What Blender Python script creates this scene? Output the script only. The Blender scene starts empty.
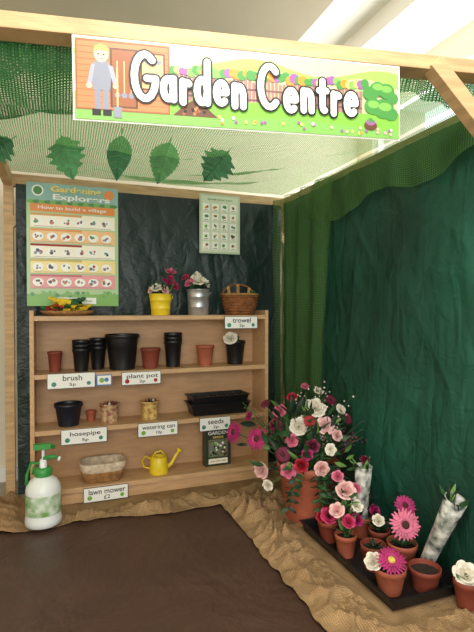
import bpy, math, random
from mathutils import Vector, Matrix, noise, Euler
random.seed(7)
pi=math.pi
sc=bpy.context.scene
sc.view_settings.view_transform='Standard'
sc.view_settings.look='None'
COL=sc.collection

def lin(c):
    return tuple(((x/255)/12.92 if x/255<=0.04045 else ((x/255+0.055)/1.055)**2.4) for x in c)+(1,)

MATS={}
def mat(name,rgb,rough=0.6,var=0.0,vscale=8,bump=0.0,bscale=40,metal=0,spec=0.5,stretch=None,trans=0,rgb2=None,weave=0,sheen=0):
    if name in MATS: return MATS[name]
    m=bpy.data.materials.new(name); m.use_nodes=True
    nt=m.node_tree; N=nt.nodes; L=nt.links
    b=N['Principled BSDF']
    b.inputs['Base Color'].default_value=lin(rgb)
    b.inputs['Roughness'].default_value=rough
    b.inputs['Metallic'].default_value=metal
    b.inputs['Specular IOR Level'].default_value=spec
    if trans: b.inputs['Transmission Weight'].default_value=trans
    tc=N.new('ShaderNodeTexCoord'); mp=N.new('ShaderNodeMapping')
    L.new(tc.outputs['Object'],mp.inputs[0])
    if stretch: mp.inputs['Scale'].default_value=stretch
    n=N.new('ShaderNodeTexNoise'); n.inputs['Scale'].default_value=vscale; n.inputs['Detail'].default_value=6
    L.new(mp.outputs[0],n.inputs['Vector'])
    r=N.new('ShaderNodeValToRGB'); c=lin(rgb)
    c2=lin(rgb2) if rgb2 else tuple(x*(1-var) for x in c[:3])+(1,)
    c1=c if rgb2 else tuple(min(1,x*(1+var*0.5)) for x in c[:3])+(1,)
    r.color_ramp.elements[0].position=0.35; r.color_ramp.elements[1].position=0.65
    r.color_ramp.elements[0].color=c2; r.color_ramp.elements[1].color=c1
    L.new(n.outputs['Fac'],r.inputs[0]); L.new(r.outputs[0],b.inputs['Base Color'])
    if bump:
        n2=N.new('ShaderNodeTexNoise'); n2.inputs['Scale'].default_value=bscale; n2.inputs['Detail'].default_value=4
        L.new(mp.outputs[0],n2.inputs['Vector'])
        bp=N.new('ShaderNodeBump'); bp.inputs['Strength'].default_value=bump; bp.inputs['Distance'].default_value=0.01
        L.new(n2.outputs['Fac'],bp.inputs['Height'])
        if weave:
            hs=[]
            for ax in ('X','Y'):
                w=N.new('ShaderNodeTexWave'); w.bands_direction=ax; w.inputs['Scale'].default_value=weave; w.inputs['Distortion'].default_value=1.0; w.inputs['Detail Scale'].default_value=.3
                L.new(tc.outputs['Object'],w.inputs['Vector']); hs.append(w)
            ad=N.new('ShaderNodeMath'); ad.operation='MULTIPLY'
            L.new(hs[0].outputs['Fac'],ad.inputs[0]); L.new(hs[1].outputs['Fac'],ad.inputs[1])
            b2=N.new('ShaderNodeBump'); b2.inputs['Strength'].default_value=0.7; b2.inputs['Distance'].default_value=0.004
            L.new(ad.outputs[0],b2.inputs['Height']); L.new(bp.outputs[0],b2.inputs['Normal']); L.new(b2.outputs[0],b.inputs['Normal'])
            mr=N.new('ShaderNodeMapRange'); mr.inputs['To Min'].default_value=.60; mr.inputs['To Max'].default_value=1.14
            L.new(ad.outputs[0],mr.inputs['Value'])
            mu=N.new('ShaderNodeVectorMath'); mu.operation='SCALE'; L.new(r.outputs[0],mu.inputs[0]); L.new(mr.outputs[0],mu.inputs['Scale']); L.new(mu.outputs[0],b.inputs['Base Color'])
        else:
            L.new(bp.outputs[0],b.inputs['Normal'])
    MATS[name]=m; return m

def net_mat(name,rgb,thick,tr_=.5):
    m=bpy.data.materials.new(name); m.use_nodes=True
    nt=m.node_tree; N=nt.nodes; L=nt.links
    b=N['Principled BSDF']; b.inputs['Base Color'].default_value=lin(rgb); b.inputs['Roughness'].default_value=0.7
    out=N['Material Output']
    tc=N.new('ShaderNodeTexCoord'); sep=N.new('ShaderNodeSeparateXYZ'); L.new(tc.outputs['UV'],sep.inputs[0])
    ms=[]
    for ax in (0,1):
        fr=N.new('ShaderNodeMath'); fr.operation='FRACT'; L.new(sep.outputs[ax],fr.inputs[0])
        lt=N.new('ShaderNodeMath'); lt.operation='LESS_THAN'; lt.inputs[1].default_value=thick; L.new(fr.outputs[0],lt.inputs[0]); ms.append(lt)
    mx=N.new('ShaderNodeMath'); mx.operation='MAXIMUM'; L.new(ms[0].outputs[0],mx.inputs[0]); L.new(ms[1].outputs[0],mx.inputs[1])
    tr=N.new('ShaderNodeBsdfTransparent'); mix=N.new('ShaderNodeMixShader')
    tl=N.new('ShaderNodeBsdfTranslucent'); tl.inputs[0].default_value=lin(rgb)
    m2=N.new('ShaderNodeMixShader'); m2.inputs[0].default_value=tr_; L.new(b.outputs[0],m2.inputs[1]); L.new(tl.outputs[0],m2.inputs[2])
    L.new(mx.outputs[0],mix.inputs[0]); L.new(tr.outputs[0],mix.inputs[1]); L.new(m2.outputs[0],mix.inputs[2]); L.new(mix.outputs[0],out.inputs[0])
    return m

I4=Matrix.Identity(4)
def T(x,y,z): return Matrix.Translation((x,y,z))
def frame(c,d,spin=0):
    return Matrix.Translation(c)@Vector(d).normalized().to_track_quat('Z','Y').to_matrix().to_4x4()@Matrix.Rotation(spin,4,'Z')

class MB:
    def __init__(s): s.v=[];s.f=[];s.mi=[];s.sm=[];s.mats=[]
    def add(s,vs,fs,m,smooth=True,M=I4):
        o=len(s.v)
        if m not in s.mats: s.mats.append(m)
        k=s.mats.index(m)
        s.v+= [tuple(M@Vector(p)) for p in vs]
        for f in fs: s.f.append(tuple(i+o for i in f)); s.mi.append(k); s.sm.append(smooth)
    def box(s,a,b,m,M=I4,bev=0):
        x0,y0,z0=a;x1,y1,z1=b
        vs=[(x,y,z) for z in (z0,z1) for y in (y0,y1) for x in (x0,x1)]
        s.add(vs,[(0,2,3,1),(4,5,7,6),(0,1,5,4),(2,6,7,3),(0,4,6,2),(1,3,7,5)],m,False,M)
    def lathe(s,prof,m,seg=28,M=I4,smooth=True,wob=0):
        vs=[];fs=[];n=len(prof)
        for r,z in prof:
            for i in range(seg):
                a=2*pi*i/seg; vs.append((r*math.cos(a),r*math.sin(a),z))
        for j in range(n-1):
            for i in range(seg):
                k=(i+1)%seg; fs.append((j*seg+i,j*seg+k,(j+1)*seg+k,(j+1)*seg+i))
        s.add(vs,fs,m,smooth,M)
    def tube(s,pts,r,m,seg=6,M=I4,r2=None):
        pts=[Vector(p) for p in pts]; vs=[];fs=[];n=len(pts)
        up=Vector((0.31,0.17,0.93))
        for j,p in enumerate(pts):
            d=(pts[min(j+1,n-1)]-pts[max(j-1,0)]).normalized()
            a=d.cross(up)
            if a.length<1e-3: a=d.cross(Vector((1,0,0)))
            a.normalize(); b=d.cross(a)
            rr=r if r2 is None else r+(r2-r)*j/(n-1)
            for i in range(seg):
                t=2*pi*i/seg; vs.append(p+a*math.cos(t)*rr+b*math.sin(t)*rr)
        for j in range(n-1):
            for i in range(seg):
                k=(i+1)%seg; fs.append((j*seg+i,j*seg+k,(j+1)*seg+k,(j+1)*seg+i))
        fs.append(tuple(range(seg))); fs.append(tuple(range((n-1)*seg,n*seg)))
        s.add(vs,fs,m,True,M)
    def patch(s,fn,nu,nv,m,M=I4,smooth=True):
        vs=[fn(i/nu,j/nv) for j in range(nv+1) for i in range(nu+1)]
        fs=[(j*(nu+1)+i,j*(nu+1)+i+1,(j+1)*(nu+1)+i+1,(j+1)*(nu+1)+i) for j in range(nv) for i in range(nu)]
        s.add(vs,fs,m,smooth,M)
    def ball(s,c,r,m,seg=8,sq=1,M=I4):
        s.lathe([(r*math.sin(pi*i/6)+1e-5,-r*sq*math.cos(pi*i/6)) for i in range(7)],m,seg,M@T(*c))
    def obj(s,name,loc=(0,0,0),rot=(0,0,0),parent=None,bevel=0):
        me=bpy.data.meshes.new(name); me.from_pydata(s.v,[],s.f); 
        for m in s.mats: me.materials.append(m)
        me.polygons.foreach_set('material_index',s.mi); me.polygons.foreach_set('use_smooth',s.sm); me.update()
        o=bpy.data.objects.new(name,me); COL.objects.link(o); o.location=loc; o.rotation_euler=rot
        if parent: o.parent=parent
        if bevel:
            b=o.modifiers.new('bevel','BEVEL'); b.width=bevel; b.segments=2; b.limit_method='ANGLE'
        return o

# ---------- materials
pine=mat('pine',(202,168,122),0.6,0.22,6,0.15,30,stretch=(1,1,8))
beech=mat('beech',(208,168,122),0.45,0.12,5,0.05,40,stretch=(2,10,10))
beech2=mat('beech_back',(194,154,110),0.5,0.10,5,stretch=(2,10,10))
terra=mat('terracotta',(176,94,66),0.65,0.15,12,0.05,60)
terra2=mat('terracotta_dark',(138,64,46),0.6,0.15,12)
blackp=mat('black_plastic',(20,21,23),0.4,0.1,10)
navyp=mat('navy_plastic',(24,28,42),0.4,0.1,10)
soil=mat('soil',(48,34,26),0.95,0.4,60,0.8,120)
white=mat('white_card',(240,240,236),0.6)
black=mat('black_ink',(18,18,18),0.7)
yellow=mat('yellow_enamel',(244,214,50),0.35,0.05)
zinc=mat('galvanised_steel',(206,208,210),0.28,0.18,14,metal=0.7)
stemg=mat('stem_green',(58,96,44),0.6,0.2)
leafg=mat('leaf_green',(44,84,44),0.55,0.35,20)
leafd=mat('leaf_dark',(26,52,34),0.55,0.35,20)
leafl=mat('leaf_light',(104,146,70),0.55,0.25,20)
magenta=mat('petal_magenta',(172,34,102),0.6,0.3,30)
plum=mat('petal_plum',(108,22,54),0.6,0.25,30)
pink=mat('petal_pink',(216,112,140),0.6,0.25,30)
palep=mat('petal_pale_pink',(236,190,184),0.6,0.15,30)
cream=mat('petal_cream',(238,230,212),0.6,0.1,30)
redp=mat('petal_red',(172,30,48),0.6,0.2,30)
hotp=mat('petal_hot_pink',(196,48,94),0.6,0.25,30)
flc=mat('flower_centre',(70,40,30),0.9,0.4,80)
flcy=mat('flower_centre_yellow',(214,190,90),0.8,0.3,80)
wicker=mat('wicker',(176,128,74),0.7,0.35,40,0.8,110)
wickerw=mat('pale_wicker',(226,206,178),0.7,0.25,40,0.8,110)

# ---------- room
def simple(name,a,b,m):
    q=MB(); q.box(a,b,m); return q.obj(name)
wallc=mat('cream_wall_paint',(230,222,198),0.85,0.04,3)
ceilc=mat('white_ceiling_paint',(240,238,230),0.9,0.03,3)
bulk=mat('beige_bulkhead_paint',(190,178,156),0.9,0.05,3)
floorm=mat('vinyl_floor',(160,148,130),0.5,0.1,5)
simple('floor',(-1.5,-2.5,-0.06),(3.0,3.4,0.0),floorm)
simple('wall_back',(-1.5,3.3,0),(3.0,3.4,2.8),wallc)
simple('wall_left',(-1.5,-2.5,0),(-1.4,3.3,2.8),wallc)
simple('ceiling',(-1.5,-2.5,2.8),(3.0,3.4,2.9),ceilc)
simple('trim_bulkhead',(-1.4,-2.5,2.6),(1.26,3.3,2.8),bulk)
simple('trim_ceiling_beam',(1.72,-2.5,2.68),(1.92,3.3,2.8),ceilc)
simple('baseboard_back',(-1.4,3.28,0),(2.3,3.3,0.09),white)
q=MB(); X0,X1=2.3,2.4
q.box((X0,-2.5,0),(X1,3.3,1.5),wallc); q.box((X0,-2.5,2.62),(X1,3.3,2.8),wallc)
q.box((X0,-2.5,1.5),(X1,0.2,2.62),wallc); q.box((X0,3.1,1.5),(X1,3.3,2.62),wallc); q.obj('wall_right')
q=MB()
for y in (0.2,1.15,2.1,3.05): q.box((X0+.02,y,1.5),(X0+.07,y+.05,2.62),white)
for z in (1.5,2.05,2.57): q.box((X0+.02,0.25,z),(X0+.07,3.05,z+.05),white)
q.obj('window_1')

# ---------- timber frame
q=MB()
q.box((-.30,2.985,0.0),(-.25,3.03,1.80),pine)
q.box((1.475,2.985,0.0),(1.525,3.03,1.80),pine)
q.box((-.30,2.985,1.80),(1.525,3.03,1.87),pine)
q.box((1.48,0.70,1.80),(1.525,2.985,1.87),pine)
q.box((-.30,0.70,1.80),(-.255,2.985,1.87),pine)
q.box((1.48,0.72,0),(1.525,0.77,1.80),pine); q.box((-.30,0.72,0),(-.255,0.77,1.80),pine)
def brace(a,b,th=.045):
    a=Vector(a);b=Vector(b); M=frame(a,b-a); L=(b-a).length
    q.box((-th/2,-th/2,0),(th/2,th/2,L),pine,M)
brace((1.27,3.005,1.82),(1.49,3.005,1.56))
brace((-.06,3.005,1.82),(-.28,3.005,1.56))
A=Vector((-.42,1.487,1.868)); B=Vector((1.62,1.161,1.895))
q.box((-.036,-.0225,0),(.036,.0225,(B-A).length),pine,frame(A,B-A,0))
brace((1.13,1.215,1.89),(1.50,1.155,1.50),.05)
brace((1.50,1.20,1.87),(1.50,1.16,1.0),.045)
q.obj('timber_frame',bevel=.002)

# ---------- tarpaulins
def gridobj(name,fn,nu,nv,m,uvs=(1,1)):
    vs=[fn(i/nu,j/nv) for j in range(nv+1) for i in range(nu+1)]
    fs=[(j*(nu+1)+i,j*(nu+1)+i+1,(j+1)*(nu+1)+i+1,(j+1)*(nu+1)+i) for j in range(nv) for i in range(nu)]
    me=bpy.data.meshes.new(name); me.from_pydata(vs,[],fs); me.materials.append(m)
    uv=me.uv_layers.new(name='UVMap')
    for p in me.polygons:
        p.use_smooth=True
        for li in p.loop_indices:
            vi=me.loops[li].vertex_index
            uv.data[li].uv=((vi%(nu+1))/nu*uvs[0],(vi//(nu+1))/nv*uvs[1])
    o=bpy.data.objects.new(name,me); COL.objects.link(o); return o
def nz(a,b,c=0.0): return noise.noise(Vector((a,b,c)))
def ridge(a,b,c,k=2.2): return max(0,1-k*abs(nz(a,b,c)))**2
def crinkle(u,v,s=0.0):
    # hanging sheet: long, mostly vertical / diagonal soft folds plus a few fine creases
    u+=.08*nz(u*1.6,v*1.2,s+9); v+=.08*nz(u*1.6,v*1.2,s+5)
    h=.50*nz(u*3.2+v*.5,v*.8,s+6)+.30*ridge(u*3.6+v*1.3,v*1.0-u*.4,s+1,2.2)+.20*ridge(u*2.6-v*2.6,v*1.2+u*.9,s+2,2.6)+.10*ridge(u*6.0+v*3.0,v*2.4-u*1.5,s+4,2.6)
    return h
def tarp_mat(name,rgb,rgb2,rough,bst,spec):
    m=mat(name,rgb,rough,0,1.6,rgb2=rgb2,spec=spec)
    N=m.node_tree.nodes;L=m.node_tree.links; b=N['Principled BSDF']
    tc=N.new('ShaderNodeTexCoord')
    prev=None
    for k,(sx,sy,sz,sc_,dist) in enumerate(((1,1,.45,5,.016),(1.0,1.4,.5,10,.007),(1,.7,1.2,22,.003))):
        mp=N.new('ShaderNodeMapping'); mp.inputs['Scale'].default_value=(sx,sy,sz); mp.inputs['Rotation'].default_value=(.35*k-.2,.25*k-.2,.2*k); L.new(tc.outputs['Object'],mp.inputs[0])
        n=N.new('ShaderNodeTexNoise'); n.inputs['Scale'].default_value=sc_; n.inputs['Detail'].default_value=1; n.inputs['Distortion'].default_value=.5; L.new(mp.outputs[0],n.inputs['Vector'])
        su=N.new('ShaderNodeMath'); su.operation='SUBTRACT'; su.inputs[1].default_value=.5; L.new(n.outputs['Fac'],su.inputs[0])
        ab=N.new('ShaderNodeMath'); ab.operation='ABSOLUTE'; L.new(su.outputs[0],ab.inputs[0])
        mm=N.new('ShaderNodeMath'); mm.operation='MULTIPLY'; mm.inputs[1].default_value=4; L.new(ab.outputs[0],mm.inputs[0])
        bp=N.new('ShaderNodeBump'); bp.inputs['Strength'].default_value=bst; bp.inputs['Distance'].default_value=dist
        L.new(mm.outputs[0],bp.inputs['Height'])
        if prev: L.new(prev.outputs[0],bp.inputs['Normal'])
        prev=bp
    L.new(prev.outputs[0],b.inputs['Normal'])
    return m
tg=tarp_mat('green_tarpaulin',(30,84,66),(20,60,48),0.48,0.5,.4)
tb=tarp_mat('dark_green_tarpaulin',(28,48,42),(18,34,31),0.42,0.5,.4)
def ftr(u,v):
    y=0.72+u*2.22; z=.02+v*1.80
    return (min(1.474,1.458-.034*crinkle(y,z,0)),y,z)
gridobj('green_tarpaulin_sheet',ftr,260,200,tg)
def fbk(u,v):
    x=-.235+u*1.68; z=.02+v*1.79
    return (x,2.978-abs(.022*crinkle(x*1.3,z*1.1,20)),z)
gridobj('dark_green_tarpaulin_sheet',fbk,220,180,tb)

# ---------- nets
nm=net_mat('green_garden_netting',(112,176,104),.36,.6)
def canopy(u,v):
    x=-.36+u*1.82; y0=1.44-x*.16; y=y0+v*(2.98-y0)
    s=math.sin(pi*min(1,max(0,u)))*math.sin(pi*v)
    z=1.885-.12*s+.030*nz(x*3,y*5)*(0.25+s)+.010*math.sin(y*26+x*4)*s+.010*ridge(x*4+y*2,y*3-x,2)*(.3+s)
    return (x,y,z)
gridobj('garden_net_canopy',canopy,110,110,nm,(190,170))
nm4=net_mat('green_garden_netting_layered',(70,138,86),.44,.55)
def canopy2(u,v):
    x=-.40+u*1.05; y0=1.46-x*.16; y=y0+v*(.62-.40*u)
    s=math.sin(pi*v); z=1.895-.10*s*(1-.6*u)-.05*v+.03*nz(x*6,y*8,4)
    return (x,y,z)
gridobj('garden_net_loose_fold',canopy2,60,40,nm4,(110,60))
def swag(u,v):
    x=-.40+u*1.78; yb=1.424-x*.16
    drop=.07+.06*nz(x*3,1)+.13*max(0,1-u*3.2)+.05*max(0,u-.85)*5
    f=.012*math.sin(x*70+3*nz(x*5,0))
    return (x,yb+.040+f+.035*v,1.925-v*(drop+.02))
nm2=net_mat('green_garden_netting_bunched',(74,136,84),.45,.5)
gridobj('garden_net_swag',swag,160,12,nm2,(190,16))
nm3=net_mat('green_garden_netting_side',(96,140,78),.33,.4)
def side(u,v):
    y0=2.36-.12*v*v; y=y0+u*(2.965-y0); z=.05+v*1.79
    return (1.408+.018*math.sin(u*24+1.5*nz(u*3,z))-.01*v+.01*nz(y*6,z*3,2),y,z)
gridobj('garden_net_side_drape',side,100,70,nm3,(75,170))
def val(u,v):
    y=.80+u*1.75; drop=.20+.07*nz(y*2.2,3)+.10*u*u+.025*math.sin(y*9)
    return (1.474-.062*math.sin(min(1,v*1.6)*pi/2)+.008*math.sin(y*34+2*v)*v,y,1.878-v*drop)
gridobj('garden_net_valance',val,140,24,nm3,(175,26))

# paper leaves
pl=[mat('paper_leaf_green',(74,140,84),0.7,0.25,25),mat('paper_leaf_dark',(54,116,74),0.7,0.25,25),mat('paper_leaf_mid',(84,146,88),0.7,0.25,25)]
vein=mat('leaf_vein',(150,190,140),0.7)
def paperleaf(x,y,z,L,W,ang,lobed,m):
    q=MB(); n=30
    def wd(t):
        b=math.sin(pi*t**.75)*W/2
        if lobed==1: b*=1+.20*math.sin(t*38)
        if lobed==2: b*=1+.08*math.sin(t*70)
        return max(b,.0008)
    vs=[];fs=[]
    for i in range(n+1):
        t=i/n; ww=wd(t); c=.01*math.sin(t*pi)
        vs+=[(-ww,-t*L,c-.006),(0,-t*L,c),(ww,-t*L,c-.006)]
    for i in range(n):
        a=i*3; fs+=[(a,a+3,a+4,a+1),(a+1,a+4,a+5,a+2)]
    q.add(vs,fs,m,True)
    q.tube([(0,.03,.0),(0,0,.002),(0,-L*.5,.012),(0,-L*.95,.003)],.0022,m,5)
    for k in range(5):
        t=.2+.13*k
        for sg in (-1,1): q.tube([(0,-t*L,.01),(sg*wd(t)*.75,-t*L-.22*W*.5,.009)],.0009,vein,4)
    return q.obj('paper_leaf',(x,y,z),(pi/2,ang,-.30))
paperleaf(-.20,2.33,1.850,.16,.13,.9,1,pl[1])
paperleaf(.01,2.24,1.862,.20,.15,-.25,1,pl[0])
paperleaf(.26,2.15,1.868,.205,.11,.12,0,pl[1])
paperleaf(.46,2.07,1.835,.195,.13,.30,2,pl[2])
paperleaf(.70,1.975,1.790,.17,.145,.7,1,pl[1])

# ---------- flat canvas art
STEP=.00003
class Canvas:
    def __init__(s,name,w,h,bg,thick=.002):
        s.q=MB(); s.w=w;s.h=h;s.k=0;s.name=name; s.t=[]
        s.q.box((0,0,-thick),(w,h,0),bg)
    def poly(s,pts,m,inc=1):
        s.k+=inc; z=STEP*s.k
        s.q.add([(x,y,z) for x,y in pts],[tuple(range(len(pts)))],m,False)
    def rect(s,x0,y0,x1,y1,m): s.poly([(x0,y0),(x1,y0),(x1,y1),(x0,y1)],m)
    def disc(s,x,y,r,m,ry=None,n=16,inc=1):
        ry=ry or r; s.poly([(x+r*math.cos(2*pi*i/n),y+ry*math.sin(2*pi*i/n)) for i in range(n)],m,inc)
    def stroke(s,pts,w,m):
        for i in range(len(pts)-1):
            (x0,y0),(x1,y1)=pts[i],pts[i+1]; d=math.hypot(x1-x0,y1-y0) or 1e-6; nx,ny=-(y1-y0)/d*w,(x1-x0)/d*w
            s.poly([(x0+nx,y0+ny),(x0-nx,y0-ny),(x1-nx,y1-ny),(x1+nx,y1+ny)],m,.1)
        for (x,y) in pts: s.disc(x,y,w,m,n=12,inc=.1)
    def text(s,txt,x,y,width,m,hgt=None,off=0,bold=0.0,sp=1.0):
        s.t.append((txt,x,y,width,m,hgt,off,bold,sp))
    def obj(s,loc,rot=(pi/2,0,0)):
        o=s.q.obj(s.name,loc,rot)
        for txt,x,y,width,m,hgt,off,bold,sp in s.t:
            cu=bpy.data.curves.new('text','FONT'); cu.body=txt; cu.align_x='CENTER'; cu.align_y='CENTER'; cu.offset=bold; cu.size=1; cu.space_character=sp
            cu.materials.append(m)
            t=bpy.data.objects.new('lettering',cu); COL.objects.link(t)
            bpy.context.view_layer.update()
            d=t.dimensions
            fx=width/max(d.x,.01); fy=(hgt/max(d.y,.01)) if hgt else fx
            t.scale=(fx,fy,1)
            t.parent=o; t.location=(x,y,STEP*(s.k+3)+off)
        return o
def C(n,rgb,r=.35): return mat('print_'+n,rgb,r)
lime=C('lime',(120,180,66)); grass=C('grass',(150,192,92)); palg=C('pale_green',(196,214,158)); skyc=C('sky',(206,222,206))
shed=C('shed',(190,122,76)); shedd=C('shed_dark',(146,88,54)); fence=C('fence',(160,118,112)); orange=C('orange',(232,140,52))
skin=C('skin',(236,190,160)); hair=C('hair',(206,160,90)); grey=C('grey',(128,132,146)); brn=C('brown',(96,62,44)); bush=C('bush',(70,140,66)); bushl=C('bush_light',(120,176,84))
bpink=C('pink',(236,170,170)); byel=C('yellow',(246,222,110)); bcream=C('cream',(250,244,220)); bpurp=C('purple',(150,90,150)); teal=C('teal',(60,140,120)); wh=C('white',(248,248,240)); bl=C('black',(20,22,20)); blue=C('blue',(70,130,190))
fenced=C('fence_dark',(120,84,84)); tan=C('tan',(222,178,120)); shirt=C('shirt',(150,154,168))
W,H=.988,.234
c=Canvas('garden_centre_banner',W,H,wh)
c.rect(.004,.004,W-.004,H-.004,palg)
c.poly([(.004,.10)]+[(.004+i*(W-.008)/30,.195+.018*math.sin(i*.5)) for i in range(31)]+[(W-.004,.10)],grass)
c.poly([(.004,.10)]+[(.004+i*(W-.008)/30,.170+.014*math.sin(i*.7+2)) for i in range(31)]+[(W-.004,.10)],palg)
for i in range(56):
    x=.20+i*.0118; c.rect(x,.075,x+.0098,.150+.006*math.sin(i*.9),fence)
c.rect(.2,.12,.86,.124,fenced); c.rect(.2,.09,.86,.094,fenced)
for i in range(46):
    c.disc(.26+i*.0135,.156+random.random()*.014,.010+random.random()*.006,random.choice([bush,bushl,orange,bpurp,byel,bush]),n=9)
c.poly([(.004,.004)]+[(.004+i*(W-.008)/30,.080+.006*math.sin(i*.45)) for i in range(31)]+[(W-.004,.004)],lime)
c.poly([(.004,.004)]+[(.004+i*(W-.008)/30,.036+.008*math.sin(i*.35+1)) for i in range(31)]+[(W-.004,.004)],bushl)
c.poly([(.272,.030),(.29,.046),(.31,.066),(.335,.078),(.36,.068),(.385,.046),(.405,.030)],brn)
for i in range(14): c.disc(.30+random.random()*.08,.036+random.random()*.022,.005,random.choice([shedd,bl,shed]),n=6)
c.rect(.008,.03,.265,.224,shedd); c.rect(.012,.035,.26,.218,shed)
for k in range(10): c.rect(.012,.05+k*.017,.26,.0515+k*.017,shedd)
c.rect(.10,.04,.175,.205,brn); c.rect(.106,.045,.169,.20,shedd)
c.rect(.183,.095,.252,.20,brn); c.rect(.188,.10,.247,.195,tan)
for k in range(3):
    c.rect(.2+k*.017,.11,.2025+k*.017,.17,grey); c.disc(.2015+k*.017,.175,.007,grey)
for k in range(3): c.rect(.118+k*.019,.08,.121+k*.019,.17,tan); c.disc(.1195+k*.019,.075,.008,grey)
c.rect(.058,.030,.074,.095,grey); c.rect(.080,.030,.096,.095,grey)
c.rect(.051,.016,.074,.033,bl); c.rect(.080,.016,.103,.033,bl)
c.poly([(.054,.085),(.10,.085),(.106,.150),(.092,.165),(.062,.165),(.048,.150)],grey)
c.poly([(.05,.155),(.060,.157),(.050,.098),(.038,.101)],shirt); c.poly([(.094,.157),(.108,.153),(.120,.105),(.109,.100)],shirt)
c.disc(.044,.096,.008,skin); c.disc(.115,.099,.008,skin)
c.disc(.077,.184,.020,skin,.022); c.poly([(.054,.186),(.060,.206),(.077,.214),(.094,.206),(.101,.186),(.090,.194),(.066,.194)],hair)
c.disc(.069,.184,.0026,bl); c.disc(.084,.184,.0026,bl); c.rect(.071,.172,.083,.174,redp)
c.rect(.117,.035,.122,.15,tan); c.poly([(.108,.012),(.131,.012),(.131,.042),(.108,.042)],grey)
for (x,y,r) in ((.885,.14,.026),(.91,.155,.026),(.94,.150,.028),(.96,.13,.020),(.895,.10,.030),(.93,.095,.036),(.955,.08,.024)): c.disc(x,y,r,bush,r*.85)
for (x,y,r) in ((.91,.155,.018),(.94,.15,.018),(.895,.10,.02),(.935,.095,.022)): c.disc(x,y+.006,r,bushl,r*.6)
for i in range(30): c.disc(.40+random.random()*.56,.012+random.random()*.022,.005,random.choice([byel,bpink,bpurp,wh,orange]),n=6)
c.disc(.885,.040,.022,brn,.014); c.disc(.885,.050,.016,bpurp,.010); c.disc(.885,.055,.008,bush)
def arc(cx,cy,rx,ry,a0,a1,n=14): return [(cx+rx*math.cos(math.radians(a0+(a1-a0)*i/n)),cy+ry*math.sin(math.radians(a0+(a1-a0)*i/n))) for i in range(n+1)]
GL={'G':[arc(.5,.5,.5,.5,48,345)+[(.98,.46),(.58,.46)]],'C':[arc(.5,.5,.5,.5,48,312)],
'a':[arc(.44,.5,.44,.48,0,360),[(.90,1.0),(.90,0)]],'r':[[(.12,1.0),(.12,0)],arc(.62,.48,.50,.48,180,60,8)],
'd':[arc(.44,.30,.44,.30,0,360),[(.90,1.05),(.90,0)]],'e':[[(.05,.52),(.93,.52)]+arc(.5,.5,.45,.49,5,310)],
'n':[[(.08,1.0),(.08,0)],arc(.5,.52,.42,.46,180,0,10)+[(.92,0)]],'t':[[(.5,1.0),(.5,.15)]+arc(.72,.15,.22,.13,180,290,5),[(.05,.68),(1.0,.68)]]}
lay=[]; xs=.166; xe=.836; x=xs
for i,ch in enumerate('Garden Centre'):
    if ch==' ': x+=.034; continue
    ww={'G':.068,'C':.064,'r':.026,'t':.028,'a':.036,'e':.038,'n':.034,'d':.038}[ch]; hh={'G':.124,'C':.120,'d':.112,'t':.090}.get(ch,.060)
    yb=.070+.003*math.sin(i*2.1); lay.append((ch,x,yb,ww,hh)); x+=ww+.0235
fs_=(xe-xs)/(x-.0235-xs)
for pw,mm in ((.0152,bl),(.0098,wh)):
    c.k+=3
    for ch,x,yb,ww,hh in lay:
        for st in GL[ch]:
            c.stroke([(xs+(x-xs+ww*px_)*fs_,yb+hh*py_) for px_,py_ in st],pw,mm)
ang=math.atan2(1.25-1.41,1.04-.037)
c.obj((.037,1.41-.030,1.618),(pi/2,-.012,ang))

# poster 1
c=Canvas('gardening_poster',.51,.71,C('poster_green',(176,206,150)))
c.rect(0,.60,.51,.71,C('poster_sky',(140,186,176)))
for i in range(16): c.disc(.025+i*.0305,.60,.024,bush if i%2 else bushl,.012,n=9)
c.rect(0,0,.51,.07,lime)
for i in range(30): c.disc(random.random()*.47+.02,.07+random.random()*.02-.01,.012,random.choice([bush,bushl,lime]),n=8)
c.text('Gardening',.27,.677,.28,byel,.045,0,.03); c.text('Explorers',.30,.632,.32,wh,.042,0,.03)
c.disc(.06,.665,.032,wh); c.disc(.06,.665,.024,bush)
c.disc(.455,.665,.03,orange)
c.rect(.02,.545,.49,.590,orange); c.text('How to build a village',.25,.568,.38,wh,.026,0,.01)
rows=[bcream,C('peach',(244,196,130)),bcream,C('straw',(244,224,140)),C('rose_band',(232,150,150))]
rib=[C('rb1',(214,150,70)),orange,redp,C('rb4',(200,170,60)),C('rb5',(190,80,90))]
for r in range(5):
    y=.455-r*.088; c.rect(.02,y,.49,y+.080,rows[r]); c.rect(.02,y+.068,.30,y+.080,rib[r])
    c.rect(.04,y+.005,.47,y+.0075,grey)
    for k in range(6):
        x=.06+k*.076; c.disc(x,y+.036,.030,wh,.024,n=14)
        for j in range(4): c.disc(x+random.uniform(-.016,.016),y+.036+random.uniform(-.010,.010),.005+random.random()*.006,random.choice([brn,shed,bush,redp,grey,shedd,fenced,bl]),n=7)
c.rect(.14,.012,.38,.05,wh); c.text('growing together',.26,.031,.2,bush,.014,0,.01)
c.obj((-.178,2.938,1.11))
c=Canvas('plant_chart_poster',.28,.385,C('chart_green',(190,204,172)))
c.rect(.012,.012,.268,.373,C('chart_pale',(214,222,196)))
c.text('Grow your own',.14,.352,.17,bush,.018,0,.01)
for r in range(5):
    for k in range(4):
        x=.045+k*.062; y=.05+r*.062; c.rect(x-.022,y-.022,x+.022,y+.026,wh); 
        for j in range(3): c.disc(x+random.uniform(-.008,.008),y+.004+random.uniform(-.006,.006),.006+random.random()*.005,random.choice([bush,bush,orange,shedd,brn,lime]),n=8)
        c.rect(x-.014,y-.018,x+.014,y-.015,bl)
c.obj((.845,2.938,1.455))

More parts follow.
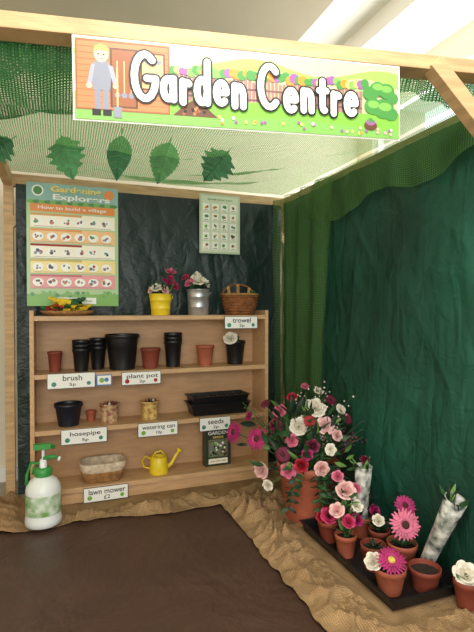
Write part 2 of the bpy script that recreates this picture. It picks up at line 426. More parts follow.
# ---------- shelf unit
q=MB()
sx0,sx1,sy0,sy1=-.155,1.235,2.72,2.940
z0=.014
q.box((sx0,sy0,z0),(sx0+.022,sy1,1.085),beech); q.box((sx1-.022,sy0,z0),(sx1,sy1,1.085),beech)
ZS=[1.055,.740,.436,.105]
for z in ZS: q.box((sx0+.022,sy0+.003,z-.026),(sx1-.022,sy1,z),beech)
q.box((sx0+.022,sy0+.02,z0),(sx1-.022,sy0+.035,.079),beech)
q.box((sx0+.022,sy1-.008,.105),(sx1-.022,sy1-.001,1.029),beech2)
q.obj('wooden_shelf_unit',bevel=.0015)

def label(txt,price,x,z,w=.245,h=.082,pic=None):
    c=Canvas('price_label',w,h,bl,.0015)
    c.rect(.003,.003,w-.003,h-.003,wh)
    c.text(txt,w*.52,h*.66,min(w*.82,len(txt)*.020),bl,.030,0,.012); c.text(price,w*.52,h*.26,.034,bl,.022,0,.012)
    if pic: c.disc(w*.14,h*.30,.013,pic); c.disc(w*.86,h*.30,.011,pic)
    c.obj((x-w/2,sy0-.002,z-h),(pi/2,0,0))
label('trowel','5p',1.05,1.048,.22,.078,teal)
label('brush','5p',.055,.744,.25,.085,teal)
label('plant pot','2p',.435,.734,.225,.076,redp)
label('hosepipe','5p',.12,.434,.245,.085,teal)
label('watering can','10p',.53,.434,.235,.082,lime)
label('seeds','2p',.88,.434,.20,.082,teal)
label('lawn mower','£2',.235,.098,.245,.083,lime)
c=Canvas('small_seed_ticket',.085,.062,blue,.0015); c.rect(.006,.006,.079,.056,wh); c.disc(.03,.03,.014,lime); c.disc(.055,.032,.012,blue); c.obj((.185,sy0-.002,.665))
# ---------- pots
def potgeo(q,rt,h,m,rimh=.018,taper=.72,fill=None,M=I4,seg=28,lip=.92):
    rb=rt*taper; th=.004
    q.lathe([(1e-4,0),(rb,0),(rb,.001),(rt*lip,h-rimh),(rt*lip+.0005,h-rimh+.0005),(rt,h-rimh+.001),(rt,h-.001),(rt-.001,h),(rt-th,h),(rt-th,h-.002),(rb-th+.001,.006),(1e-4,.006)],m,seg,M)
    if fill:
        zf=h-rimh*.8; q.lathe([(1e-4,zf+.004),(rt*.5,zf+.003),(rt*lip-.003,zf)],fill,seg,M)
def pot(name,x,y,z,rt,h,m,fill=None,rimh=.018,taper=.72,stack=0):
    q=MB(); potgeo(q,rt,h,m,rimh,taper,fill)
    for k in range(stack):
        potgeo(q,rt,h*.5,m,rimh,.86,None,T(0,0,h*.5+.024*(k+1)))
    return q.obj(name,(x,y,z))
Z=ZS[1]; Y=2.83
pot('terracotta_plant_pot',-.03,Y,Z,.040,.115,terra2)
pot('stacked_black_pots',.110,Y-.02,Z,.050,.13,blackp,None,.02,.72,2)
pot('stacked_black_pots',.205,2.870,Z,.048,.135,blackp,None,.02,.72,2)
pot('large_black_pot',.340,Y-.005,Z,.100,.205,blackp,soil,.022,.72)
pot('terracotta_plant_pot',.503,Y-.02,Z,.060,.120,terra2)
pot('stacked_black_pots',.645,Y,Z,.056,.160,blackp,None,.02,.74,2)
pot('terracotta_plant_pot',.85,Y,Z,.058,.125,terra)
Z=ZS[2]
pot('navy_plant_pot',.04,Y-.01,Z,.078,.125,navyp,soil,.018,.7)
pot('terracotta_plant_pot',.165,2.89,Z,.03,.06,terra)
dec=mat('floral_print_pot',(222,196,150),.5,0,45,rgb2=(150,80,70))
gold=mat('gold_print_pot',(236,212,130),.4,0,50,rgb2=(176,116,66))
def herbpot(name,x,m,n=16):
    q=MB(); potgeo(q,.058,.108,m,.012,.8,soil)
    for i in range(n):
        a=random.random()*6.28; r=random.random()*.04
        q.ball((r*math.cos(a),r*math.sin(a),.108),.008,random.choice([soil,cream,terra2,flcy]),6)
    q.obj(name,(x,Y-.01,Z))
herbpot('floral_print_pot',.265,dec); herbpot('gold_print_pot',.50,gold)
def rose(q,c,d,r,m,m2=None,calyx=True):
    M=frame(c,d,random.random()*6)
    R=[.28,.5,.78,1.05]; Hh=[1.0,.98,.82,.5]; n=[3,4,5,6]; hw=[1.2,1.0,.85,.72]
    op=random.uniform(.85,1.1); ht=random.uniform(.8,1.15)
    for k in range(4):
        for j in range(n[k]):
            a0=2*pi*j/n[k]+k*.7+random.uniform(-.15,.15)
            def f(u,v,k=k,a0=a0):
                uu=u*2-1; a=a0+uu*hw[k]*(.35+.65*math.sin(pi*min(v*.75+.1,1)))
                rr=op*r*R[k]*(math.sin(v*pi/2)**.7)*(1-.10*uu*uu)+r*.10*k/3*v**4
                z=ht*r*Hh[k]*(v-.30*(k/3)*v**5)-r*.22*uu*uu*v
                return (rr*math.cos(a),rr*math.sin(a),z-r*.3)
            q.patch(f,4,4,(m2 if (m2 and k<2) else m),M)
    if calyx: q.lathe([(1e-4,-r*.42),(r*.2,-r*.38),(r*.3,-r*.22),(1e-4,-r*.1)],stemg,8,M)
def gerbera(q,c,d,r,m,mc=flc,n=20):
    M=frame(c,d,random.random()*6)
    for ring,(rl,up,nn) in enumerate(((1,.10,n),(.86,.22,n),(.55,.30,n-4))):
        for j in range(nn):
            a0=2*pi*(j+.5*ring)/nn+random.uniform(-.05,.05); L=r*rl*random.uniform(.93,1.04); wd=2.3*r/n
            def f(u,v,a0=a0,L=L,wd=wd,up=up):
                uu=u*2-1; rr=r*.12+(L-r*.12)*v; w_=wd*uu*(.4+.9*v-.95*v**4)
                z=r*up*math.sin(v*2.2)+ -abs(uu)*r*.03
                return (rr*math.cos(a0)-w_*math.sin(a0),rr*math.sin(a0)+w_*math.cos(a0),z)
            q.patch(f,2,4,m,M)
    q.lathe([(r*.26,r*.10),(r*.24,r*.22),(r*.12,r*.27),(1e-4,r*.24)],mc,14,M)
    q.lathe([(1e-4,-r*.15),(r*.18,-r*.05),(r*.2,.02*r)],stemg,8,M)
def leaf(q,p,d,L,W,m,droop=.3):
    M=frame(p,d,random.random()*6)
    def f(u,v):
        uu=u*2-1; w_=W/2*math.sin(pi*min(1,v**.8*.98+.01))*uu
        return (w_, L*droop*v*v+abs(uu)*W*.12, L*v)
    q.patch(f,2,5,m,M)
def stem(q,a,b,r=.0025,m=stemg,bend=.02):
    a=Vector(a);b=Vector(b); mid=(a+b)/2+Vector((random.uniform(-bend,bend),random.uniform(-bend,bend),bend))
    pts=[(a*(1-t)**2+mid*2*t*(1-t)+b*t*t) for t in [i/6 for i in range(7)]]
    q.tube(pts,r,m,5)
def sprig(q,a,b,m,n=14,spread=.04,rb=.005,ms=stemg):
    a=Vector(a);b=Vector(b); stem(q,a,b,.0016,ms)
    for i in range(n):
        t=random.uniform(.45,1.0); p=a.lerp(b,t); e=p+Vector([random.gauss(0,1) for _ in range(3)]).normalized()*spread*random.uniform(.3,1)
        q.tube([p,e],.0007,ms,3); q.ball(e,rb*random.uniform(.7,1.2),m,6)
q=MB(); potgeo(q,.068,.15,blackp,.02,.7,soil)
rose(q,(-.050,-.050,.170),(-.4,-.7,.6),.046,cream); leaf(q,(0,0,.14),(.6,-.2,1),.05,.03,leafg); leaf(q,(0,.02,.14),(-.3,.3,1),.05,.03,leafd); stem(q,(0,0,.13),(-.04,-.04,.155))
q.obj('potted_white_rose',(1.05,2.83,ZS[1]))

def tray(q,x0,y0,x1,y1,h,m,M=I4,inset=.02,nx=0,ny=0):
    o=[(x0,y0),(x1,y0),(x1,y1),(x0,y1)]; i_=[(x0+inset,y0+inset),(x1-inset,y0+inset),(x1-inset,y1-inset),(x0+inset,y1-inset)]
    e=.008; rim=[(x0-e,y0-e),(x1+e,y0-e),(x1+e,y1+e),(x0-e,y1+e)]; t=.003
    ii=[(x0+t,y0+t),(x1-t,y0+t),(x1-t,y1-t),(x0+t,y1-t)]; ib=[(a+(t if a<(x0+x1)/2 else -t),b+(t if b<(y0+y1)/2 else -t)) for a,b in i_]
    rings=[[(*p,0) for p in i_],[(*p,h-.003) for p in o],[(*p,h-.003) for p in rim],[(*p,h) for p in rim],[(*p,h) for p in ii],[(*p,.003) for p in ib]]
    vs=[p for r in rings for p in r]; fs=[(3,2,1,0),(20,21,22,23)]
    for j in range(5):
        for k in range(4): l=(k+1)%4; fs.append((j*4+k,j*4+l,j*4+4+l,j*4+4+k))
    q.add(vs,fs,m,False,M)
    for k in range(1,nx): xx=x0+(x1-x0)*k/nx; q.box((xx-.003,y0+inset,.003),(xx+.003,y1-inset,h*.9),m,M)
    for k in range(1,ny): yy=y0+(y1-y0)*k/ny; q.box((x0+inset,yy-.003,.003),(x1-inset,yy+.003,h*.9),m,M)
q=MB(); tray(q,-.19,-.080,.19,.080,.075,blackp,I4,.02,6,3); tray(q,-.185,-.075,.185,.075,.075,blackp,T(0,0,.045)@Matrix.Rotation(.04,4,'Z'),.02,6,3)
q.obj('black_seed_tray',(.930,2.825,ZS[2]))

# ---------- top shelf items
ZT=ZS[0]
q=MB()
q.lathe([(1e-4,0),(.075,0),(.10,.012),(.112,.026),(.108,.030),(.098,.016),(1e-4,.006)],wicker,32,Matrix.Scale(1.3,4,(1,0,0)))
for k in range(3): q.lathe([(.076+.014*k+.004*math.cos(a),.008+.008*k+.004*math.sin(a)) for a in [i*pi/3 for i in range(7)]],wicker,32,Matrix.Scale(1.3,4,(1,0,0)))
gy=mat('glove_yellow',(240,206,50),.8,.2,20,.3,80); gg=mat('glove_green',(40,104,60),.8,.3,20,.3,80); gr=mat('glove_red',(190,50,44),.8,.2,20); go=mat('glove_orange',(226,120,40),.8,.2,20)
def glove(M,m,mc,mt):
    q.patch(lambda u,v:((.036*math.cos(2*pi*u))*(1-.10*v),.013*math.sin(2*pi*u)*(1+.2*math.sin(pi*v)),v*.075),14,5,m,M)
    q.patch(lambda u,v:((.038*math.cos(2*pi*u))*(1.12-.12*v),.015*math.sin(2*pi*u),-.035+v*.04),14,3,mc,M)
    for i,(dx,L) in enumerate(((-.027,.045),(-.009,.058),(.010,.055),(.027,.042))):
        q.tube([(dx,0,.060),(dx*1.2,.003,.065+L*.5),(dx*1.35,-.003,.065+L)],.0100,mt,8,M,.0080); q.ball((dx*1.35,-.003,.065+L),.0085,mt,8,1,M)
    q.tube([(.028,0,.02),(.050,.003,.04),(.062,0,.062)],.0105,mt,8,M,.008); q.ball((.062,0,.062),.0085,mt,8,1,M)
def gl(x,y,z,a,tilt,m,mc,mt): glove(T(x,y,z)@Matrix.Rotation(a,4,'Z')@Matrix.Rotation(-pi/2+tilt,4,'X')@Matrix.Scale(1.05,4),m,mc,mt)
gl(-.01,-.01,.030,1.25,.10,gg,gy,gg); gl(.0,.02,.036,-1.35,.15,gy,gg,gy)
gl(-.06,-.05,.050,-.55,.20,gy,gr,gg); gl(.05,-.05,.052,.6,.22,gg,gy,gy); gl(-.03,-.03,.070,-1.2,.20,gg,gy,gg); gl(.03,-.04,.072,1.3,.18,gy,gg,gy)
q.obj('wicker_tray_of_gardening_gloves',(.04,2.825,ZT))

def bucket(q,rt,rb,h,m,handle=True):
    q.lathe([(1e-4,0),(rb,0),(rb+.002,.003),(rb+(rt-rb)*.3,h*.3),(rb+(rt-rb)*.3+.002,h*.31),(rb+(rt-rb)*.35,h*.34),(rb+(rt-rb)*.7,h*.7),(rb+(rt-rb)*.7+.002,h*.71),(rb+(rt-rb)*.75,h*.74),(rt,h),(rt+.003,h+.002),(rt,h+.004),(rt-.003,h),(rb-.002,.005),(1e-4,.005)],m,28)
    if handle:
        q.tube([((rt+.004)*math.cos(a),-.01-(rt+.01)*.55*math.sin(a),h*.92-rt*.45*math.sin(a)) for a in [pi*i/12 for i in range(13)]],.0022,m,6)
q=MB(); bucket(q,.067,.054,.125,yellow)
q.lathe([(1e-4,.105),(.060,.103)],soil,16)
for (x,y,z,d,r,m) in ((-.03,-.03,.165,(-.3,-.6,.8),.030,cream),(.02,-.03,.155,(.4,-.7,.5),.028,palep),(.06,0,.225,(.5,-.3,.8),.028,hotp),(-.055,.01,.155,(-.8,-.3,.6),.026,palep),(.07,.03,.268,(.1,-.4,.9),.032,pink),(.085,-.02,.18,(.7,-.5,.5),.030,hotp),(.04,.0,.205,(.3,-.5,.7),.026,magenta)):
    rose(q,(x,y,z),d,r,m); stem(q,(0,0,.1),(x,y,z-.015))
for i in range(18): a=random.random()*6; leaf(q,(random.uniform(-.03,.03),0,.11),(math.cos(a),math.sin(a),1.6),.10,.03,random.choice([leafg,leafl,leafd]))
q.obj('yellow_bucket_of_flowers',(.565,2.81,ZT))
q=MB(); bucket(q,.070,.062,.155,zinc)
q.lathe([(1e-4,.13),(.058,.13)],soil,16)
for (x,y,z,d,r,m) in ((-.01,-.02,.215,(-.1,-.6,.8),.048,cream),(-.065,-.02,.20,(-.7,-.4,.6),.028,pink),(.045,0,.20,(.5,-.4,.7),.038,cream),(-.080,0,.235,(-.6,-.3,.8),.026,hotp),(.0,.03,.25,(0,0,1),.032,cream)):
    rose(q,(x,y,z),d,r,m); stem(q,(0,0,.12),(x,y,z-.015))
for i in range(16): a=random.random()*6; leaf(q,(random.uniform(-.03,.03),0,.14),(math.cos(a),math.sin(a),1.3),.095,.032,random.choice([leafg,leafg,leafd]))
q.obj('galvanised_bucket_of_flowers',(.800,2.81,ZT))
q=MB()
wb=mat('brown_wicker',(150,94,50),.65,.4,40,.9,100)
q.lathe([(1e-4,0),(.080,0),(.098,.03),(.110,.08),(.116,.125),(.110,.125),(.10,.08),(.075,.01),(1e-4,.008)],wb,32)
for k in range(7):
    zz=.012+k*.017; rr=.084+.033*(zz/.125)**.7+.001
    q.lathe([(rr+.006*math.cos(a),zz+.006*math.sin(a)) for a in [i*pi/4 for i in range(9)]],wb,40)
q.lathe([(.116+.008*math.cos(a),.128+.008*math.sin(a)) for a in [i*pi/4 for i in range(9)]],wicker,40)
q.tube([(.108*math.cos(a)*1.0,.03,.125+.07*math.sin(a)) for a in [pi*i/14 for i in range(15)]],.006,wb,8)
wood=mat('tool_wood',(186,140,88),.5,.2)
for k,(dx,ln) in enumerate(((-.06,.045),(-.01,.06),(.05,.04))):
    q.tube([(dx,0,.08),(dx*1.3,.0,.125+ln)],.010,wood,8); q.ball((dx*1.3,.0,.125+ln),.012,wood)
q.tube([(.02,-.03,.09),(.085,-.04,.15)],.012,stemg,8)
q.obj('wicker_basket_of_trowels',(1.075,2.81,ZT))

# ---------- bottom shelf
ZB=ZS[3]
q=MB()
def loft(q,rings,m,seg=36,ex=.5):
    vs=[];fs=[]
    for (a,b,z) in rings:
        for i in range(seg):
            t=2*pi*i/seg; cx,sy=math.cos(t),math.sin(t)
            vs.append((a*math.copysign(abs(cx)**ex,cx),b*math.copysign(abs(sy)**ex,sy),z))
    for j in range(len(rings)-1):
        for i in range(seg): k=(i+1)%seg; fs.append((j*seg+i,j*seg+k,(j+1)*seg+k,(j+1)*seg+i))
    q.add(vs,fs,m)
loft(q,[(.001,.001,0),(.10,.065,0),(.115,.078,.05),(.125,.085,.10),(.118,.078,.10),(.108,.07,.05),(.001,.001,.01)],wicker)
loft(q,[(.119,.080,.062),(.129,.088,.082),(.131,.090,.108),(.126,.086,.114),(.116,.076,.106),(.10,.066,.06),(.001,.001,.05)],wickerw)
for k in range(5): 
    zz=.01+k*.011; loft(q,[(.101+.02*k/5+.004*math.cos(a),.066+.015*k/5+.004*math.cos(a),zz+.004*math.sin(a)) for a in [i*pi/3 for i in range(7)]],wicker)
q.obj('lined_wicker_basket',(.225,2.82,ZB))
q=MB()
q.lathe([(1e-4,0),(.056,0),(.059,.004),(.054,.05),(.050,.095),(.048,.098),(.044,.096),(.052,.01),(1e-4,.008)],yellow,28)
q.patch(lambda u,v:(.046*math.cos(pi*u+pi/2),.046*math.sin(pi*u+pi/2),.096+.006*v),10,1,yellow)
q.tube([(.048,0,.025),(.078,0,.045),(.108,0,.095),(.122,0,.115)],.013,yellow,10,I4,.007)
q.lathe([(.006,0),(.022,.018),(.022,.022),(1e-4,.024)],yellow,16,frame((.119,0,.110),(.6,0,.8)))
q.tube([(-.052,0,.03),(-.088,0,.045),(-.098,0,.08),(-.078,0,.108),(-.046,0,.090)],.0055,yellow,8)
q.tube([(-.035,0,.095),(-.02,0,.125),(.015,0,.13),(.042,0,.096)],.0055,yellow,8)
q.obj('yellow_watering_can',(.550,2.81,ZB))
q=MB(); bxm=mat('printed_box_dark',(46,60,44),.45,.3,20)
q.box((-.085,-.03,0),(.085,.03,.235),bxm)
so=q.obj('boxed_gardening_kit',(.925,2.83,ZB),bevel=.002)
c=Canvas('printed_front',.166,.23,C('kit_dark',(52,60,48)),.0005)
c.text('GARDEN',.083,.205,.13,wh,.022,0,.02); c.text('SEEDS',.083,.178,.07,byel,.012,0,.02)
c.rect(.02,.055,.146,.165,C('kit_photo',(120,124,96)))
for i in range(60): c.disc(.026+random.random()*.114,.062+random.random()*.095,.003+random.random()*.006,random.choice([bush,bushl,wh,brn,bcream,grey,bl]),n=7)
c.rect(.02,.012,.146,.045,bcream); c.text('grow your own',.083,.029,.10,bl,.010,0,.01)
o=c.obj((-.083,-.0308,.003)); o.parent=so

# ---------- sprayer
q=MB(); sp=mat('sprayer_white',(232,236,232),.35,.04); sg=mat('sprayer_green',(60,150,70),.4,.05); sgl=mat('sprayer_label',(110,160,80),.5,0,22,rgb2=(214,224,206))
q.lathe([(1e-4,0),(.078,0),(.086,.006),(.087,.03),(.083,.05),(.083,.17),(.080,.19),(.066,.215),(.040,.235),(.034,.24),(.034,.255),(1e-4,.255)],sp,36)
q.patch(lambda u,v:(.0845*math.cos(-pi*.95+u*pi*.9),.0845*math.sin(-pi*.95+u*pi*.9),.06+v*.10),24,1,sgl)
q.lathe([(.040,.24),(.042,.245),(.042,.272),(.036,.28),(1e-4,.282)],sg,20)
q.lathe([(.018,.28),(.016,.32),(1e-4,.32)],sp,14)
q.tube([(0,0,.30),(0,0,.385)],.007,sp,8)
q.box((-.045,-.014,.372),(.035,.014,.398),sg); q.tube([(.035,0,.385),(.055,0,.375)],.010,sg,8)
q.tube([(0,0,.325),(.05,0,.33),(.07,0,.318)],.012,sg,10,I4,.008); q.lathe([(.011,0),(.013,.012),(1e-4,.014)],sp,12,frame((.068,0,.319),(1,0,-.5)))
q.tube([(.0,0,.30),(-.055,0,.31),(-.075,0,.25),(-.078,0,.20)],.008,sg,8)
q.tube([(-.03,0,.305),(-.045,0,.28),(-.05,0,.25)],.005,sg,8)
q.obj('garden_pressure_sprayer',(-.085,2.53,.022))

# ---------- ground sheets
brown=mat('brown_paper_sheet',(78,56,45),.45,.15,2.5)
N=brown.node_tree.nodes;L=brown.node_tree.links
n=N.new('ShaderNodeTexNoise'); n.inputs['Scale'].default_value=2.2; n.inputs['Detail'].default_value=7; n.inputs['Distortion'].default_value=.6
tc=N.new('ShaderNodeTexCoord'); L.new(tc.outputs['Object'],n.inputs['Vector']); bp=N.new('ShaderNodeBump'); bp.inputs['Strength'].default_value=.6; bp.inputs['Distance'].default_value=.10; L.new(n.outputs['Fac'],bp.inputs['Height']); L.new(bp.outputs[0],N['Principled BSDF'].inputs['Normal'])
gridobj('brown_ground_sheet',lambda u,v:(-.9+u*2.34,.3+v*2.3,.004+.003*nz(u*8,v*8)),60,60,brown)
burl=mat('burlap',(194,158,114),.95,.24,9,.6,150,weave=46,spec=.1)
def rectd(x,y,x0,y0,x1,y1):
    dx=max(x0-x,0,x-x1); dy=max(y0-y,0,y-y1); return math.hypot(dx,dy)
def hb(x,y):
    d=min(rectd(x,y,1.06,1.30,1.50,2.06),max(0,math.hypot(x-1.22,y-2.16)-.14),rectd(x,y,-.2,2.62,1.28,3),max(0,math.hypot(x+.085,y-2.53)-.09))
    k=min(1,d/.07); w=.06*nz(x*4,y*4,8)
    a=x+w; b=y-w
    near=max(0,1-math.hypot(x-.95,y-2.2)/.55)
    f1=ridge(a*3.2+b*1.2,b*9-a*3,1.3,3.4); f2=ridge(a*9-b*5,b*3+a*2,7.3,3.4); f3=ridge(a*14+b*10,b*7-a*9,2.3,2.8); f4=ridge(a*7+b*7,(a-b)*2.2,5.1,3.2); f5=ridge(a*18-b*12,b*10+a*6,3.1,2.8)
    return .012+k*((.020+.034*near)*f1+(.016+.022*near)*f2+.012*f3+.016*f4+.008*f5+.008*(nz(x*5,y*5)+1)*.5)
q=MB()
def b1(u,v):
    x=-.62+u*2.06; yf=2.50-.07*x+.035*nz(x*3,0)+.014*nz(x*12,0)
    y=yf+v*(2.93-yf); h=hb(x,y); h=.009+(h-.009)*min(1,v*6+.2); return (x,y,h)
q.patch(b1,360,90,burl)
def b2(u,v):
    y=.82+u*1.75; xl=.83+.035*noise.noise(Vector((0,y*3,4)))+.014*noise.noise(Vector((0,y*13,4)))-.07*max(0,y-2.3)
    x=xl+v*(1.42-xl); e=min(1,v*7+.15,(1-u)*8+.1); h=.010+(hb(x,y)+.004-.010)*e; return (x,y,h)
q.patch(b2,330,120,burl)
bo=q.obj('burlap_ground_cloth'); s=bo.modifiers.new('s','SOLIDIFY'); s.thickness=.002; s.offset=-1

# ---------- big pot with bouquet
RX=Vector((.935,-.354,0)); FW=Vector((-.354,-.935,0))
q=MB(); potgeo(q,.163,.290,terra,.048,.70,soil)
def Bp(du,z,dv=0): return Vector((0,0,z))+RX*du+FW*dv
base=Vector((0,0,.24))
fl=[('g',-.385,.455,.03,.060,magenta),('g',-.27,.44,.10,.058,magenta),('r',-.25,.275,.08,.042,palep),('r',-.22,.215,.12,.030,cream),('g',-.145,.375,.14,.040,plum),
('r',-.15,.56,0,.032,pink),('r',-.08,.625,-.05,.028,redp),('r',.03,.590,.05,.050,cream),('g',.12,.61,-.03,.038,plum),('r',.07,.51,.10,.040,palep),('r',-.06,.33,.17,.036,redp),
('r',-.06,.50,.08,.040,cream),('r',-.10,.44,.12,.034,pink),('g',.37,.45,-.05,.045,magenta),('r',.13,.46,.10,.030,palep),('r',.0,.42,.15,.030,plum),('r',.04,.315,.17,.034,palep),('r',-.18,.50,.04,.028,plum),('r',.17,.57,0,.028,cream),('r',-.12,.30,.15,.034,pink),('g',-.01,.53,.11,.034,redp),('g',.20,.52,.0,.036,plum),('r',-.31,.53,-.02,.022,magenta),('g',-.22,.585,-.05,.030,plum),('r',-.01,.68,-.06,.022,pink),('r',.06,.66,-.04,.024,cream),('r',-.03,.385,.17,.028,magenta),('r',.09,.40,.14,.028,cream)]
for k,du,z,dv,r,m in fl:
    p=Bp(du,z-.01,dv); d=(Vector((p.x,p.y,(p.z-.25)*.8))+FW*.25).normalized()
    (gerbera if k=='g' else rose)(q,p,d,r,m); stem(q,base+Bp(du*.15,0,dv*.15),p-d*r*.3,.0028,stemg,.04)
for i in range(330):
    a=random.random()*2*pi; s_=random.random(); d=Vector((math.cos(a)*(.3+s_),math.sin(a)*(.3+s_)*.7,random.uniform(.2,1.8))).normalized()
    L0=random.uniform(.06,.36); p=base+d*L0
    if p.x>.14: continue
    leaf(q,p,d+Vector([random.uniform(-.6,.6) for _ in range(3)]),random.uniform(.05,.11),random.uniform(.012,.036),random.choice([leafd,leafg,leafd,leafg,leafl]))
for i in range(18):
    du=random.uniform(-.05,.24); z=random.uniform(.46,.70); dv=random.uniform(-.05,.1)
    sprig(q,base,Bp(du,z,dv),random.choice([cream,palep,cream]),18,.045,.0048)
lav=mat('lavender_bud',(120,96,128),.8,.3)
for i in range(9):
    du=random.uniform(.16,.31); z=random.uniform(.40,.50); sprig(q,base,Bp(du,z,random.uniform(-.02,.1)),random.choice([lav,hotp,plum]),16,.03,.004)
for i in range(9):
    sprig(q,base,Bp(random.uniform(-.36,-.15),random.uniform(.42,.60),random.uniform(0,.1)),random.choice([leafl,hotp,plum]),12,.03,.004)
for i in range(9):
    du=random.uniform(-.26,.22); e=Bp(du,random.uniform(.12,.24),.17+random.uniform(0,.05)); s0=Bp(du*.5,.30,.10); m_=(s0+e)/2+FW*.05+Vector((0,0,.05))
    pts=[s0*(1-t)**2+m_*2*t*(1-t)+e*t*t for t in [j/7 for j in range(8)]]; q.tube(pts,.0018,stemg,5)
    for p in pts[1:]: 
        for sg_ in (-1,1): leaf(q,p,RX*sg_+FW*.5+Vector((0,0,-.3+random.uniform(-.3,.4))),.045,.018,random.choice([leafd,leafg]))
q.obj('terracotta_pot_of_mixed_flowers',(1.205,2.15,.014))

# ---------- floor tray with pots
q=MB(); tray(q,1.09,1.34,1.415,2.01,.045,blackp,I4,.010,0,0); q.obj('black_plant_tray',(0,0,.022))
ZF=.0255
pap=mat('printed_wrapping_paper',(226,224,214),.5,0,26,rgb2=(60,74,62)); 
def fpot(name,x,y,rt,h,m,fn=None,fill=soil):
    q=MB(); potgeo(q,rt,h,m,h*.25,.70,fill,lip=.93)
    if fn: fn(q,h)
    return q.obj(name,(x,y,ZF))
def fA(q,h):
    gerbera(q,(-.01,-.02,h+.030),(-.2,-.5,.9),.056,magenta,flcy,22); stem(q,(0,0,h-.03),(-.01,-.02,h+.025)); rose(q,(-.060,.02,h+.02),(-.6,-.4,.6),.032,cream); stem(q,(0,0,h-.03),(-.05,.015,h+.01))
    for a in (0,2,4): leaf(q,(0,0,h-.02),(math.cos(a),math.sin(a),.9),.06,.03,leafg)
fpot('potted_magenta_gerbera',1.165,1.450,.060,.095,terra,fA)
fpot('terracotta_plant_pot',1.300,1.415,.060,.085,terra2)
def fC(q,h):
    gerbera(q,Vector((0,0,h+.085))+FW*.03,FW+Vector((0,0,.35)),.064,pink,flc,22); gerbera(q,Vector((-.01,0,h+.14))-FW*.03+RX*.03,FW+Vector((0,0,.8)),.045,magenta,flc,18)
    stem(q,(0,0,h-.03),(0,0,h+.08)); stem(q,(0,0,h-.03),Vector((-.01,0,h+.13))-FW*.03+RX*.03)
    for a in range(7): leaf(q,(0,0,h-.02),(math.cos(a),math.sin(a),1.2),.08,.03,leafg)
fpot('potted_pink_gerbera',1.335,1.585,.062,.095,terra,fC)
def fD(q,h):
    for a in range(6): leaf(q,(0,0,h-.02),(math.cos(a),math.sin(a),1),.05,.02,leafd)
fpot('potted_seedling',1.205,1.605,.052,.10,terra2,fD)
def fE(q,h):
    rose(q,(0,0,h+.02),(-.3,-.6,.8),.042,cream); stem(q,(0,0,h-.03),(0,0,h+.01))
    for a in (1,3,5): leaf(q,(0,0,h-.02),(math.cos(a)*.6,math.sin(a),1),.07,.03,leafl)
q=MB(); potgeo(q,.045,.095,terra2,.024,.70,soil,lip=.93); fE(q,.095); q.obj('potted_white_rose',(1.36,1.275,.030))
def fF(q,h):
    for (du,z,dv,r,m) in ((0,.19,.0,.046,palep),(-.045,.115,.03,.032,palep),(.045,.13,.02,.028,cream),(.0,.075,.05,.028,hotp),(.05,.06,0,.026,magenta),(-.03,.24,-.03,.026,pink),(.05,.19,-.02,.024,pink)):
        p=Vector((0,0,h+z))+RX*du+FW*dv; rose(q,p,RX*du*6+FW*.6+Vector((0,0,.6)),r,m); stem(q,(0,0,h-.03),p-Vector((0,0,.01)))
    for a in range(24): leaf(q,(0,0,h+.03*(a%6)),(math.cos(a*1.3),math.sin(a*1.3),1),.07,.03,random.choice([leafg,leafd,leafl]))
fpot('potted_pink_roses',1.155,1.73,.048,.095,terra,fF)
def fG(q,h):
    for (du,z,dv,r,m) in ((0,.03,.02,.038,hotp),(-.035,.015,.0,.026,redp),(.04,.05,0,.026,cream)):
        p=Vector((0,0,h+z))+RX*du+FW*dv; rose(q,p,RX*du*6+FW*.6+Vector((0,0,.6)),r,m); stem(q,(0,0,h-.03),p-Vector((0,0,.01)))
    for a in range(8): leaf(q,(0,0,h),(math.cos(a),math.sin(a),.6),.06,.03,leafd)
fpot('potted_red_roses',1.155,1.87,.050,.095,terra2,fG)
def wrap(q,a,b,r0,r1):
    a=Vector(a);b=Vector(b);M=frame(a,b-a);L=(b-a).length
    q.lathe([(1e-4,0),(r0,0),(r0*.9+r1*.1,L*.1),((r0+r1)/2,L*.6),(r1,L),(r1-.002,L),(r0-.002,.01),(1e-4,.01)],pap,24,M)
    for k in range(10): t=random.random()*6; leaf(q,M@Vector((r1*.5*math.cos(t),r1*.5*math.sin(t),L*.9)),M.to_3x3()@Vector((math.cos(t)*.5,math.sin(t)*.5,1)),.07,.022,random.choice([leafg,leafd,leafl]))
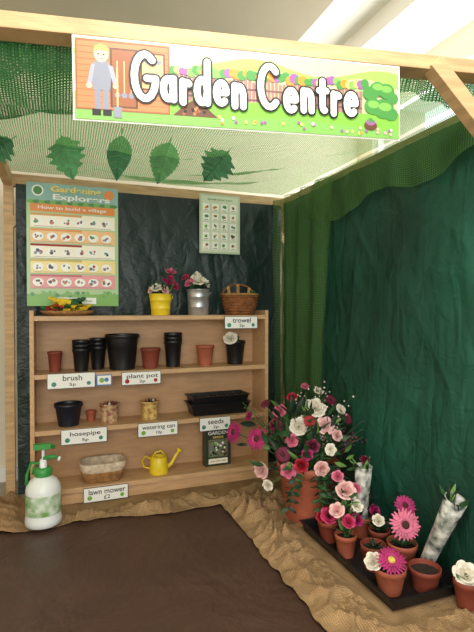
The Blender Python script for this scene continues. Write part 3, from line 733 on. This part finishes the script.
def fH(q,h):
    wrap(q,(0,0,h-.05),(.0,-.02,h+.24),.028,.040); rose(q,(0,-.03,h+.27),(0,-.5,.8),.022,plum); rose(q,Vector((0,-.03,h+.06))+RX*-.04,(-.7,-.6,.3),.03,cream); rose(q,Vector((.0,-.03,h+.03))+RX*.05,(.2,-.8,.5),.03,magenta)
    for k in range(20): t=random.random()*6; leaf(q,(0,0,h-.01+.04*(k%3)),(math.cos(t),math.sin(t),.8),.08,.03,random.choice([leafg,leafd]))
fpot('potted_wrapped_bouquet',1.325,1.86,.054,.095,terra,fH)
def fI(q,h):
    for k in range(10): t=k*.8; leaf(q,(0,0,h-.01),(math.cos(t),math.sin(t),1),.08,.028,random.choice([leafg,leafd]))
    rose(q,(-.02,-.02,h+.05),(-.3,-.6,.7),.028,cream)
fpot('potted_seedling',1.325,1.723,.048,.09,terra2,fI)
q=MB(); wrap(q,(0,0,0),(.025,-.13,.31),.026,.042); q.obj('wrapped_flower_bunch',(1.372,1.49,.066))

# ---------- camera
cd=bpy.data.cameras.new('camera'); cam_=bpy.data.objects.new('camera',cd); COL.objects.link(cam_)
cam_.location=(0,0,1.1); cam_.rotation_euler=(math.radians(89.0),0,math.radians(-20.6))
cd.sensor_fit='VERTICAL'; cd.sensor_height=24; cd.lens=24*470/632; cd.clip_start=.05
sc.camera=cam_
# ---------- lights
w_=bpy.data.worlds.new('w'); sc.world=w_; w_.use_nodes=True
w_.node_tree.nodes['Background'].inputs[0].default_value=(.92,.95,1,1); w_.node_tree.nodes['Background'].inputs[1].default_value=1.7
def area(name,loc,rot,sx,sy,p,col=(1,.97,.91)):
    l=bpy.data.lights.new(name,'AREA'); l.shape='RECTANGLE'; l.size=sx;l.size_y=sy;l.energy=p;l.color=col
    o=bpy.data.objects.new(name,l); COL.objects.link(o); o.location=loc;o.rotation_euler=rot
area('overhead_fill',(.3,.5,2.58),(0,0,0),1.0,.5,42)  # added overhead fill light, no ceiling fixture exists here
area('daylight_area',(-.6,-1.9,1.7),(math.radians(78),0,math.radians(-18)),1.4,1.2,58,(1,.98,.95))  # area light added behind the camera, no window modelled there
area('daylight_area.001',(2.28,1.7,2.1),(0,math.radians(115),0),.9,2.4,42,(1,.99,.96))  # daylight at the right wall window
